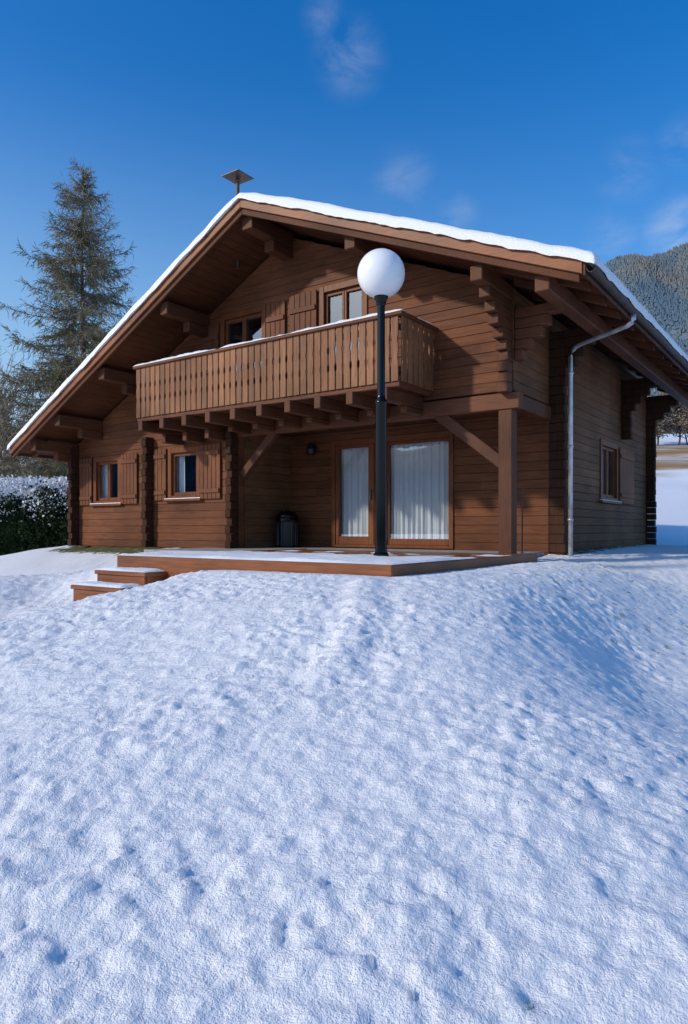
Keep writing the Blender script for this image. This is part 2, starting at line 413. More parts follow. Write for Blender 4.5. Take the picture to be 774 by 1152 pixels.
slope_slab(b,XEL+.05,XR-.001,YF+.045,YF+.09,.126,.27); slope_slab(b,XR+.001,XER-.05,YF+.045,YF+.09,.126,.27)
b.obj('fascia',M_soff,roof,bevel=.005)
b=B()
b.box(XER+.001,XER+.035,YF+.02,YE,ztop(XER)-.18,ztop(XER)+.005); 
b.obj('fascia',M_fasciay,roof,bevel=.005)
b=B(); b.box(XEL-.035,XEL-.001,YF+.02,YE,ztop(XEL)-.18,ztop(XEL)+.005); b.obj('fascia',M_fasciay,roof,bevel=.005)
def purlin(x,wid=.2,hh=.24,two=True,y0=-1.13):
    b=B(); zt=min(under(x-wid/2),under(x+wid/2))+.095
    b.box(x-wid/2,x+wid/2,y0,.0-.02,zt-hh,zt)
    if two: b.box(x-wid/2+.01,x+wid/2-.01,y0*.5,-.02,zt-hh-.2,zt-hh-.004)
    b.obj('purlin',M_beamy,roof,bevel=.012)
purlin(XR-.0,.24,.26); purlin(-6.55); purlin(-8.5); purlin(-10.1,two=True); purlin(-11.05); purlin(-2.2); 
b=B()
x=.85; zt=under(x); b.box(x-.1,x+.1,-1.12,YB+1.0,zt-.2,zt+.02)
b.obj('purlin',M_beamy,roof,bevel=.012)
b=B(); zt=under(.09); b.box(-.17,.015,-1.12,-.03,zt-.18,zt+.03); b.obj('purlin',M_beamy,roof,bevel=.012)
# gutter and downpipe
b=B(); gx=XER+.10; gz_=ztop(XER)-.10; r=.058
vs=[];fs=[];n=9
for y in(YF+.03,YE):
    for rr in(r,r-.008):
        for k in range(n):
            a=math.pi+math.pi*k/(n-1); vs.append((gx+rr*math.cos(a),y,gz_+rr*math.sin(a)))
for k in range(n-1):
    fs+= [(k,k+1,2*n+k+1,2*n+k),(n+k,n+k+1,3*n+k+1,3*n+k),(k,k+1,n+k+1,n+k),(2*n+k,2*n+k+1,3*n+k+1,3*n+k)]
fs+=[(0,n,3*n,2*n),(n-1,2*n-1,4*n-1,3*n-1)]
b.add(vs,fs)
b.obj('gutter',M_gut,roof)
b=B(); px,py=.40,1.46
b.tube([(gx,.85,gz_-.05),(gx,.85,gz_-.13),(gx-.03,.865,gz_-.165),(gx-.10,.90,gz_-.19),(1.2,1.03,gz_-.205),(.62,1.35,gz_-.235),(.50,1.42,gz_-.255),(.43,1.45,gz_-.30),(px,py,gz_-.38),(px,py,gz_-.7),(px,py,-.1)],.036,14)
for z in(.5,1.7,2.9): b.tube([(px,py,z),(px,py,z+.035)],.046,14)
b.obj('downpipe',M_metal,roof,smooth=True)
b=B(); cx,cy=-5.3,-.4
b.lathe([(.035,5.3),(.035,7.0)],cx,cy,12)
hz=7.02; s=.215
b.add([(cx-s,cy-s,hz-.0),(cx+s,cy-s,hz-.0),(cx+s,cy+s,hz-.0),(cx-s,cy+s,hz-.0),(cx-s,cy-s,hz+.012),(cx+s,cy-s,hz+.012),(cx+s,cy+s,hz+.012),(cx-s,cy+s,hz+.012),(cx,cy,hz+.12)],
 [(3,2,1,0),(0,1,5,4),(1,2,6,5),(2,3,7,6),(3,0,4,7),(4,5,8),(5,6,8),(6,7,8),(7,4,8)])
b.lathe([(.05,6.93),(.07,6.95),(.02,7.01)],cx,cy,12)
b.obj('chimney',M_copper,roof)
def roof_snow():
    E1=XER+.17
    xs=np.concatenate([XEL-.05+np.array([0,.01,.03,.06,.1,.15,.2]),np.linspace(XEL+.3,XER-.3,140),E1-np.array([.3,.22,.15,.1,.06,.03,.01,0])])
    ys=np.concatenate([YF-.05+np.array([0,.008,.02,.04,.07,.11,.16,.22]),np.linspace(YF+.3,YE-.2,140),YE+.03-np.array([.1,.03,0])])
    X,Y=np.meshgrid(xs,ys,indexing='ij')
    de=np.minimum.reduce([X-(XEL-.05),E1-X,Y-(YF-.05),(YE+.03)-Y])
    T=.145+.030*fbm(X*1.1,Y*1.1,5)+.025*fbm(X*4,Y*4,9,3)
    k=np.clip(de/.09,0,1); prof=np.sqrt(np.clip(1-(1-k)**2,0,1))
    zt=np.where(X<XR,ZR-SL*(XR-X),ZR-SR*(X-XR))
    rid=np.exp(-((X-XR)/.25)**2)*.05
    Z=zt+.006+T*prof-rid
    dr=.015+.05*(fbm(X*4,Y*4,3)+.3).clip(0,1)
    Zb=zt+.004-np.where(de<.001,dr,0)
    Z=np.where(de<.001,Zb+.004,Z)
    nx,ny=X.shape
    vs=np.stack([X,Y,Z],-1).reshape(-1,3); vb=np.stack([X,Y,Zb],-1).reshape(-1,3)
    ii,jj=np.meshgrid(np.arange(nx-1),np.arange(ny-1),indexing='ij'); q=(ii*ny+jj).ravel()
    f1=np.stack([q,q+ny,q+ny+1,q+1],-1); f2=f1[:,::-1]+nx*ny
    fs=f1.tolist()+f2.tolist()
    per=[(i,0) for i in range(nx)]+[(nx-1,j) for j in range(1,ny)]+[(i,ny-1) for i in range(nx-2,-1,-1)]+[(0,j) for j in range(ny-2,0,-1)]
    pid=[i*ny+j for i,j in per]; m=nx*ny
    for k in range(len(pid)):
        a=pid[k];c=pid[(k+1)%len(pid)]; fs.append((a,a+m,c+m,c))
    new_obj('snow_layer',vs.tolist()+vb.tolist(),fs,M_snow,roof,smooth=True)
roof_snow()
# --------- balcony
bal=empty('balcony',house); bx0,bx1=-7.45,-1.35; by=-1.02
b=B(); b.box(bx0+.03,bx1-.03,by+.04,-.02,2.60,2.66); b.obj('floor',M_beamx,bal)
b=B(); b.box(bx0,bx1,by-.02,by+.06,2.50,2.66); b.box(bx1-.07,bx1+.0,by+.06,-.02,2.50,2.655); b.box(bx0,bx0+.07,by+.06,-.02,2.5,2.655); b.obj('beam',M_beamx,bal,bevel=.01)
nj=10
for i in range(nj):
    b=B(); x=bx0+.22+(bx1-bx0-.44)*i/(nj-1)
    b.box(x-.065,x+.065,by-.12,-.02,2.30,2.498)
    b.box(x-.06,x+.06,by*.55,-.055,2.12 if x<XP else 2.405-.2,2.296)
    b.obj('joist',M_beamy,bal,bevel=.01)
def picket(bd,c,fixed,axis,z0,z1,w=.168):
    h=w/2; zz=z1-z0
    prof=[(h,0),(h,.28),(h*.80,.33),(h*.80,.38),(h,.43),(h,.57),(h*.80,.62),(h*.80,.67),(h,.72),(h,1)]
    pl=[(-p,z0+q*zz) for p,q in prof]; pr=[(p,z0+q*zz) for p,q in prof]
    for i in range(len(prof)-1):
        q=[pl[i],pr[i],pr[i+1],pl[i+1]]
        if axis=='x': bd.prism([(c+a,fixed,z) for a,z in q],[(c+a,fixed+.026,z) for a,z in q])
        else: bd.prism([(fixed,c+a,z) for a,z in q],[(fixed-.026,c+a,z) for a,z in q])
b=B()
n=42; W=(bx1-bx0)/n
for i in range(n): picket(b,bx0+W*(i+.5)+random.uniform(-.002,.002),by-.05+random.uniform(-.003,.003),'x',2.58,3.55,W*.82)
n2=6; W2=(abs(by)-.02)/n2
for i in range(n2): picket(b,by+W2*(i+.5),bx1+.03,'y',2.58,3.55,W2*.82); picket(b,by+W2*(i+.5),bx0,'y',2.58,3.55,W2*.82)
b.obj('railing',M_rail,bal,label='tan railing of carved vertical boards')
b=B()
for z in(2.72,3.36): b.box(bx0+.03,bx1-.03,by-.022,by+.03,z,z+.09); b.box(bx1-.05,bx1+.002,by+.03,-.03,z,z+.09)
b.obj('rail',M_beamx,bal)
b=B(); b.box(bx0-.05,bx1+.08,by-.09,by+.07,3.552,3.60); b.box(bx1-.07,bx1+.08,by+.07,-.03,3.552,3.60); b.box(bx0-.05,bx0+.1,by+.07,-.03,3.552,3.60); b.obj('handrail',M_beamx,bal,bevel=.01)
def strip_snow(x0,x1,y0,y1,z,h,seed,parent,res=.03):
    nx=max(3,int((x1-x0)/res)); ny=max(5,int((y1-y0)/.025)); xs=np.linspace(x0,x1,nx); ys=np.linspace(y0,y1,ny); X,Y=np.meshgrid(xs,ys,indexing='ij')
    de=np.minimum.reduce([X-x0,x1-X,Y-y0,y1-Y]); k=np.clip(de/.04,0,1)
    Z=z+.001+np.sqrt(k)*np.maximum(h*(1+1.1*fbm(X*2.5,Y*2.5,seed,4)),.002)
    ii,jj=np.meshgrid(np.arange(nx-1),np.arange(ny-1),indexing='ij'); q=(ii*ny+jj).ravel()
    new_obj('snow_layer',np.stack([X,Y,Z],-1).reshape(-1,3).tolist(),np.stack([q,q+ny,q+ny+1,q+1],-1).tolist(),M_snow,parent,smooth=True,recalc=False)
strip_snow(bx0-.05,bx1+.08,by-.09,by+.07,3.60,.04,5,bal); strip_snow(bx1-.06,bx1+.08,by+.075,-.04,3.60,.03,6,bal) 
# --------- porch floor
b=B(); b.box(XP-.9,-3.96,-1.6,Y1-.15,-.3,-.012); b.box(-3.96,-.02,.0,Y1-.13,-.3,-.012); b.obj('porch_floor',M_stone,house,bevel=.01)
# --------- deck
deck=empty('wooden_deck',None,P0,RZ,'low red brown wooden deck dusted with snow before the chalet','deck')
DX0,DX1,DY=-3.95,.40,-4.1
b=B()
n=28;W=(0-DY-.06)/n
for i in range(n): b.box(DX0+.04,DX1-.04,DY+.05+W*i+.003,DY+.05+W*(i+1)-.003,-.035,-.003)
b.obj('deck_board',M_deck,deck)
b=B()
b.box(DX0,DX1,DY,DY+.045,-.36,.012); b.box(DX1-.045,DX1,DY+.046,-.05,-.36,.010); b.box(DX0,DX0+.045,DY+.046,-.05,-.36,.010)
b.obj('deck_fascia',M_deck,deck,bevel=.006)
def snow_sheet(name,x0,x1,y0,y1,z,parent,cover,seed,res=.05,th=.035):
    xs=np.arange(x0,x1+.001,res); ys=np.arange(y0,y1+.001,res)
    X,Y=np.meshgrid(xs,ys,indexing='ij')
    de=np.minimum.reduce([X-x0,x1-X,Y-y0,y1-Y])
    H=th*.6+th*.9*fbm(X*2.2,Y*2.2,seed,4)+.008*fbm(X*11,Y*11,seed+4,2)+cover(X,Y)
    H=np.minimum(H,de*1.2+.003)
    Z=z+H
    nx,ny=X.shape; ii,jj=np.meshgrid(np.arange(nx-1),np.arange(ny-1),indexing='ij'); q=(ii*ny+jj).ravel()
    fs=np.stack([q,q+ny,q+ny+1,q+1],-1).tolist()
    return new_obj(name,np.stack([X,Y,Z],-1).reshape(-1,3).tolist(),fs,M_snow,parent,smooth=True,recalc=False)
snow_sheet('snow_layer',DX0+.0,DX1,DY,-.6,.011,deck,lambda X,Y:.008-.05*sst(Y,-3.2,-1.2),11)
for k in(1,2):
    st=empty('step',deck)
    y1=DY-.35*(k-1)-.002; y0=DY-.35*k; z=-.17*k
    b=B(); b.box(DX0,DX0+1.02,y0,y1,z-.05,z); b.box(DX0+.03,DX0+.99,y0+.02,y0+.05,z-.3,z-.051); b.box(DX0+.03,DX0+.06,y0+.06,y1,z-.3,z-.051); b.box(DX0+.96,DX0+.99,y0+.06,y1,z-.3,z-.051)
    b.obj('tread',M_deck,st,bevel=.005)
    snow_sheet('snow_layer',DX0+.01,DX0+1.01,y0+.01,y1-.01,z+.001,st,lambda X,Y:.012,20+k,.04,.025)
# ---------------------------------------------------------------- street lamp
lx,ly=to_world(-1.01,-2.08)
lamp=empty('street_lamp',None,(lx,ly,.0),0,'tall black lamp post with white globe standing on the deck','street lamp')
b=B(); b.lathe([(.105,.0),(.105,.03),(.082,.06),(.079,.3),(.077,2.04),(.080,2.05),(.080,2.08),(.060,2.11),(.054,2.16),(.051,3.36),(.066,3.38),(.066,3.41),(.082,3.44),(.095,3.47),(.095,3.50)],0,0,28)
b.obj('pole',M_black,lamp,smooth=True).modifiers.new('e','EDGE_SPLIT').split_angle=.6
m,nt,bs=mat_new('opal_globe'); bs.inputs['Base Color'].default_value=(.86,.86,.86,1); bs.inputs['Roughness'].default_value=.25
bs.inputs['Subsurface Weight'].default_value=.2; bs.inputs['Subsurface Radius'].default_value=(.1,.1,.1)
b=B(); prof=[(max(.32*math.sin(math.pi*i/32),.001),3.79-.32*math.cos(math.pi*i/32)) for i in range(33)]
b.lathe(prof,0,0,48); b.obj('globe',m,lamp,smooth=True)
rx,ry=to_world(-.07,.55)
rod=empty('metal_rod',None,(rx,ry,-.012),0,'thin dark upright rod standing beside the porch post','rod')
b=B(); b.tube([(0,0,0),(.01,0,1.02)],.012,8); b.lathe([(.03,.0),(.03,.012)],0,0,12); b.obj('shaft',M_blackp,rod)
# ---------------------------------------------------------------- bin
bx,byy=to_world(-5.36,1.12)
tb=empty('trash_bin',None,(bx,byy,-.01),0,'black cylindrical bin with rounded lid in the porch corner','bin')
b=B(); b.lathe([(.17,0),(.20,.02),(.215,.52),(.22,.53)],0,0,24); 
for k in range(12):
    a=k*math.pi/6; b.box(.205*math.cos(a)-.012,.205*math.cos(a)+.012,.205*math.sin(a)-.012,.205*math.sin(a)+.012,.04,.5)
b.obj('body',M_blackp,tb)
b=B(); b.lathe([(.235,.53),(.24,.57),(.225,.66),(.15,.74),(.04,.76),(.04,.78)],0,0,24); b.obj('lid',M_black,tb)
b=B(); b.tube([(-.12,-.19,.6),(-.1,-.27,.62),(.1,-.27,.62),(.12,-.19,.6)],.012,8); b.obj('handle',M_blackp,tb)
# ---------------------------------------------------------------- ground
def box_d(lx,ly,x0,x1,y0,y1):
    dx=np.maximum(np.maximum(x0-lx,lx-x1),0); dy=np.maximum(np.maximum(y0-ly,ly-y1),0)
    return np.sqrt(dx*dx+dy*dy), (lx>x0)&(lx<x1)&(ly>y0)&(ly<y1)
def ground_base(X,Y):
    lx,ly=to_local(X,Y)
    d1,i1=box_d(lx,ly,XL,0,0,YB); d2,i2=box_d(lx,ly,DX0,DX1,DY,0)
    d3,i3=box_d(lx,ly,XP-.9,DX0,-1.6,0)
    d=np.minimum(d1,d2)
    k=.25+.75*(1-sst(ly,-2,5))
    de=np.maximum(d-.35,0)*k
    up=sst(X,-6,8)*sst(Y,20,45)
    Z=-.02-(.182*np.minimum(de,8.5)+.04*np.clip(de-8.5,0,60))*(1-up)
    Z=Z-.085*(1-sst(d2,.2,2.5))
    Z=Z-.44*np.exp(-(((lx+3.9)/1.45)**4+((ly+5.3)/1.3)**4))
    # rounded bank falling away beside the deck, levelling out again lower down
    Z=Z-.55*sst(d,.6,2.4)*sst(X,.6,2.8)*(1-sst(Y,8.5,12))*(.45+.55*sst(Y,2.2,5.0))
    r=np.clip(Y-20,0,None); Z=Z+sst(X,-6,8)*(.165*np.minimum(r,110)+.02*np.clip(r-110,0,800))
    Z=np.where(i1|i2|i3,-.34,Z)
    return Z,d,d2,(i1|i2|i3),lx,ly
GR={}
def build_ground():
    def axis(core,lo,hi,extra=()):
        a=list(core); s=core[-1]-core[-2]; x=a[-1]
        while x<hi: s=min(s*1.13,150); x+=s; a.append(x)
        s=core[1]-core[0];x=a[0];pre=[]
        while x>lo: s=min(s*1.13,150); x-=s; pre.append(x)
        return np.unique(np.array(pre[::-1]+a+list(extra)))
    xs=axis(np.concatenate([np.arange(-7.5,-3,.035),np.arange(-3,3,.021),np.arange(3,8.5,.035)]),-2500,2500,np.arange(14.13,60,1.5))
    ys=axis(np.concatenate([np.arange(1.6,5.2,.018),np.arange(5.2,12,.030)]),-1500,3000,np.arange(18.07,90,1.2))
    X,Y=np.meshgrid(xs,ys,indexing='ij')
    Z,d,d2,ins,lx,ly=ground_base(X,Y)
    dist=np.hypot(X,Y)
    near=1-sst(dist,11,17); mid=1-sst(dist,30,60)
    wx=X+.10*fbm(X*3,Y*3,31,2); wy=Y+.10*fbm(X*3,Y*3,41,2)
    L=.06*fbm(X*.35,Y*.35,1,3)*mid+.026*fbm(wx*1.5,wy*1.5,2,2)*mid
    L=L+.5*fbm(X*.08,Y*.10,19,3)*sst(dist,20,35)*(1-sst(dist,90,200))
    L=L+near*.014*fbm(wx*4.2,wy*4.2,61,3)
    w2x=X+.03*fbm(X*12,Y*12,33,2); w2y=Y+.03*fbm(X*12,Y*12,43,2)
    c1=np.clip(fbm(w2x*11,w2y*11,71,3)+.28,0,1); c2=np.clip(fbm(w2x*23,w2y*23,91,2)+.25,0,1)
    patch=.7+.5*sst(fbm(X*.9,Y*.9,99,2),-.25,.3)
    L=L+near*patch*(.020*c1+.018*c2+.010*fbm(X*35,Y*35,81,1))
    for k in range(14):
        px=rng.uniform(-6,7); py=rng.uniform(3.2,9.5); s=rng.uniform(.10,.18); a=rng.uniform(0,3.14)
        u=(X-px)*math.cos(a)+(Y-py)*math.sin(a); v=-(X-px)*math.sin(a)+(Y-py)*math.cos(a)
        g=(u/s)**2+(v/(s*.6))**2
        m=g<9
        L[m]+= -.012*np.exp(-g[m])+.006*np.exp(-(np.sqrt(g[m])-1.6)**2*4)
    tr=np.abs((X-.28)+ (6.6-Y)*.14+.05*np.sin(Y*2.2)); wt=sst(Y,3.4,4.8)*(1-sst(Y,6.3,6.9))
    L=L+wt*(.030*np.exp(-((tr-.02)/.11)**2)-.014*np.exp(-((tr-.22)/.10)**2))
    fade=sst(d,.0,.35)
    Z=np.where(ins,Z,Z+L*(.25+.75*fade))
    bare=np.zeros_like(Z)
    dl,_=box_d(lx,ly,XL+.6,XP-2.2,-.7,0); bare=np.maximum(bare,.78*(1-sst(dl,.1,.8)))
    dr,_=box_d(lx,ly,0,.25,2.1,5.5); bare=np.maximum(bare,.66*(1-sst(dr,.1,.7)))
    dr,_=box_d(lx,ly,1.2,2.6,-3.0,1.0); bare=np.maximum(bare,.40*(1-sst(dr,.1,.9)))
    nn=fbm(X*.25,Y*.5,7,4)
    dry=sst(Y+nn*6,44,47)*(1-sst(Y+nn*4,77,80))*sst(X,8,16)*np.clip(1.0+.8*nn-1.1*np.exp(-((Y-57+nn*3)/2.2)**2),0,1)
    nx,ny=X.shape; GR['xs']=xs;GR['ys']=ys;GR['Z']=Z
    me=bpy.data.meshes.new('ground')
    me.vertices.add(nx*ny); me.vertices.foreach_set('co',np.stack([X,Y,Z],-1).astype(np.float32).ravel())
    ii,jj=np.meshgrid(np.arange(nx-1),np.arange(ny-1),indexing='ij'); q=(ii*ny+jj).ravel()
    f=np.stack([q,q+ny,q+ny+1,q+1],-1).astype(np.int32)
    me.loops.add(f.size); me.loops.foreach_set('vertex_index',f.ravel())
    me.polygons.add(len(f)); me.polygons.foreach_set('loop_start',np.arange(0,f.size,4,dtype=np.int32)); me.polygons.foreach_set('use_smooth',np.ones(len(f),bool))
    me.update(calc_edges=True)
    for nm,ar in(('bare',bare),('dry',dry)):
        at=me.attributes.new(nm,'FLOAT','POINT'); at.data.foreach_set('value',ar.astype(np.float32).ravel())
    me.materials.append(M_gsnow); ob=bpy.data.objects.new('ground',me); COL.objects.link(ob); ob['kind']='structure'; ob['label']='lumpy snow covered slope rising to the chalet'; ob['category']='ground'
build_ground()
def gz(x,y): 
    i=np.searchsorted(GR['xs'],x); j=np.searchsorted(GR['ys'],y); return float(GR['Z'][i,j])
# ---------------------------------------------------------------- mountains
def foliage_mat(name,cols,rough=.9,scale=3,trans=0):
    m,nt,b=mat_new(name); tc=N(nt,'ShaderNodeTexCoord'); n=N(nt,'ShaderNodeTexNoise'); n.inputs['Scale'].default_value=scale; n.inputs['Detail'].default_value=5
    nt.links.new(tc.outputs['Object'],n.inputs['Vector']); r=ramp(nt,cols); nt.links.new(n.outputs['Fac'],r.inputs[0]); nt.links.new(r.outputs[0],b.inputs['Base Color'])
    b.inputs['Roughness'].default_value=rough; b.inputs['Specular IOR Level'].default_value=.1
    return m
M_grass=plain('grass_blade',(.05,.10,.02),.7)
V=[];Fc=[]; tx,ty=.495,1.87
for k in range(18):
    a=random.uniform(0,6.28); l=random.uniform(.012,.026); p=Vector((random.gauss(0,.008),random.gauss(0,.006),-.003)); dd=Vector((math.cos(a)*.7,math.sin(a)*.7,random.uniform(.4,1))); s=Vector((-math.sin(a),math.cos(a),0))*.003
    n0=len(V); V+=[tuple(p-s),tuple(p+s),tuple(p+dd*l)]; Fc.append((n0,n0+1,n0+2))
tuft=new_obj('grass_tuft',V,Fc,M_grass,None,recalc=False,label='tiny green grass tuft poking through the snow'); tuft['category']='grass'; tuft.location=(tx,ty,gz(tx,ty))
M_mount=foliage_mat('hazed_mountain_floor',[(.3,(.11,.165,.22)),(.48,(.14,.195,.245)),(.6,(.21,.215,.21)),(.75,(.28,.33,.38))],scale=.012)  # blue-grey distance haze is mixed into these slope colours
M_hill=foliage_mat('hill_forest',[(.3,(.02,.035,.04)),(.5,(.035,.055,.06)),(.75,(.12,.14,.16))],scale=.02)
M_far=foliage_mat('hazed_far_trees',[(.35,(.095,.150,.205)),(.5,(.125,.175,.21)),(.63,(.205,.195,.17))],scale=.010)  # tree colours carry painted bluish haze, kept close to the slope
def grid_obj(name,xs,ys,hf,mat,label):
    X,Y=np.meshgrid(xs,ys,indexing='ij'); Z=hf(X,Y); nx,ny=X.shape
    ii,jj=np.meshgrid(np.arange(nx-1),np.arange(ny-1),indexing='ij'); q=(ii*ny+jj).ravel()
    ob=new_obj(name,np.stack([X,Y,Z],-1).reshape(-1,3).tolist(),np.stack([q,q+ny,q+ny+1,q+1],-1).tolist(),mat,None,smooth=True,recalc=False)
    ob['kind']='structure'; ob['label']=label; ob['category']='mountain'; return ob
def mh(X,Y):
    crest=np.interp(X,[-700,-300,0,200,280,320,345,395,442,520,700,1000,1500],[-20,40,110,215,275,305,320,326,345,385,440,420,300])
    t=np.clip((Y-430)/(900-430),0,1); up=t**1.1
    back=1-.5*sst(Y,900,1500)
    rav=np.abs(fbm(X/70+Y/300,Y/260,23,3))
    return 20+crest*up*back+ (14*fbm(X/110,Y/110,3,4)+7*fbm(X/30,Y/30,8,3)-26*(1-rav*2.2).clip(0,1)*(1-sst(Y,800,900)))*sst(Y,430,560)-30*(1-sst(Y,430,470))
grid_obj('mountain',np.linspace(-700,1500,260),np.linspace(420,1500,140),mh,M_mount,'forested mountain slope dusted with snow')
def bh(X,Y):
    ang=np.degrees(np.arctan2(X,Y)); r=np.hypot(X,Y)
    c=np.interp(ang,[-180,-150,-135,-122,-112,-104,-96,-88,-80,90,150,180],[60,90,110,150,125,170,200,120,60,60,70,60]); t=sst(r,450,900)
    return -25+c*t+18*fbm(X/110,Y/110,14,4)*t
ob=grid_obj('hill',np.linspace(-1500,900,130),np.linspace(-1200,50,70),bh,M_hill,'dark forested hills across the valley')
def forest():
    n=46000; x=rng.uniform(230,560,n); y=rng.uniform(450,930,n)
    dens=fbm(x/45,y/45,77,3)>-.34; x=x[dens];y=y[dens]; z=mh(x,y)
    vs=[];fs=[]
    for i in range(len(x)):
        h=rng.uniform(2.5,5.5); r=h*.42; k=len(vs); o=rng.uniform(0,6)
        for j in range(5):
            a=o+j*2*math.pi/5; vs.append((x[i]+r*math.cos(a),y[i]+r*math.sin(a),z[i]-.5))
        vs.append((x[i],y[i],z[i]+h)); 
        for j in range(5): fs.append((k+j,k+(j+1)%5,k+5))
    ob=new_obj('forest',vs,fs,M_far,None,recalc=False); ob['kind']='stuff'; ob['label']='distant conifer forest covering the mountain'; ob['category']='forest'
forest()
# ---------------------------------------------------------------- trees
def tubes_np(segs,n=5):
    vs=[];fs=[]
    for p,q,r0,r1 in segs:
        p=Vector(p);q=Vector(q);d=(q-p)
        if d.length<1e-5: continue
        d.normalize(); up=Vector((0,0,1)) if abs(d.z)<.9 else Vector((1,0,0)); a=d.cross(up).normalized(); b_=a.cross(d); k=len(vs)
        for c,r in((p,r0),(q,r1)):
            for j in range(n):
                t=2*math.pi*j/n; vs.append(tuple(c+a*r*math.cos(t)+b_*r*math.sin(t)))
        for j in range(n):
            m=(j+1)%n; fs.append((k+j,k+m,k+n+m,k+n+j))
    return vs,fs
M_bark=plain('bark',(.13,.10,.08),.9,0,12,.4)
M_needle=foliage_mat('needles',[(.3,(.10,.10,.058)),(.5,(.20,.175,.105)),(.66,(.31,.255,.165)),(.8,(.45,.42,.35))],scale=1.6)
def pine():
    x,y=-10.45,28.; g=gz(x,y); H=15.0
    t=empty('pine_tree',None,(x,y,g),0,'tall conifer with feathery olive brown branches behind the chalet','tree')
    segs=[]; zs=np.linspace(-.3,H,16)
    for i in range(15): segs.append(((.03*math.sin(i),.03*math.cos(i*1.3),zs[i]),(.03*math.sin(i+1),.03*math.cos((i+1)*1.3),zs[i+1]),.20*(1-i/15)+.012,.20*(1-(i+1)/15)+.012))
    V=[];Fc=[]
    def quad(p,d,l,w):
        rv=Vector((random.gauss(0,1),random.gauss(0,1),random.gauss(0,1))); s=d.cross(rv).normalized()*w/2; k=len(V)
        V.extend([tuple(p-s),tuple(p+s),tuple(p+d*l*.6+s*.8),tuple(p+d*l),tuple(p+d*l*.6-s*.8)]); Fc.append((k,k+1,k+2,k+3,k+4))
    z=1.0
    while z<H-.15:
        f=1-z/H; n=8 if f>.15 else 4
        for j in range(n):
            if random.random()<.08: continue
            az=random.uniform(0,2*math.pi); L=(4.7*f**.66)*random.uniform(.45,1.12)+.12
            if random.random()<.12: L*=1.15
            zz=z+random.uniform(-.5,.5); steps=max(4,int(L/.22)); p=Vector((0,0,zz))
            el=random.uniform(.1,.65)-(.6*min(1,f*1.6)); pts=[p]
            for s in range(steps):
                tt=s/steps; e=el+ (.75*tt*tt) ; e-=.25*math.sin(tt*3)
                a=az+.15*math.sin(s*.8+z); p=p+Vector((math.cos(a)*math.cos(e),math.sin(a)*math.cos(e),math.sin(e)))*L/steps; pts.append(p)
            for s in range(steps): segs.append((pts[s],pts[s+1],.026*(1-s/steps)*f+.008,.026*(1-(s+1)/steps)*f+.006))
            for s in range(steps):
                tt=(s+.5)/steps
                if tt<.10: continue
                d0=(pts[s+1]-pts[s]).normalized(); sd=d0.cross(Vector((0,0,1))).normalized()
                for q in range(9):
                    pp=pts[s].lerp(pts[s+1],random.random()); side_=random.choice((-1,1)); tl=random.uniform(.15,.75)*(1.15-tt*.6)*min(1,L/1.2+.3)
                    td=(sd*side_*random.uniform(.2,1)+d0*random.uniform(.3,1)+Vector((0,0,random.uniform(-1.3,.4)))).normalized()
                    for w in range(3):
                        quad(pp+td*tl*w*.33,(td+Vector((random.gauss(0,.4),random.gauss(0,.4),random.gauss(-.1,.4)))).normalized(),tl*.6,random.uniform(.014,.030))
        z+=.25+.09*f
    for k in range(60):
        quad(Vector((0,0,H-random.uniform(0,.8))),Vector((random.gauss(0,.5),random.gauss(0,.5),.9)).normalized(),.25,.04)
    vs,fs=tubes_np(segs,5); new_obj('trunk',vs,fs,M_bark,t,smooth=True,recalc=False)
    new_obj('crown',V,Fc,M_needle,t,recalc=False)
pine()
M_twig=plain('twigs',(.26,.20,.145),.9,0,2,.35)
M_frost=foliage_mat('frosted_twigs',[(.35,(.18,.13,.085)),(.55,(.32,.27,.22)),(.7,(.6,.6,.6))],scale=2.5)
M_frost2=foliage_mat('snow_dusted_twigs',[(.35,(.09,.07,.05)),(.52,(.18,.15,.12)),(.7,(.5,.5,.5))],scale=2.5)
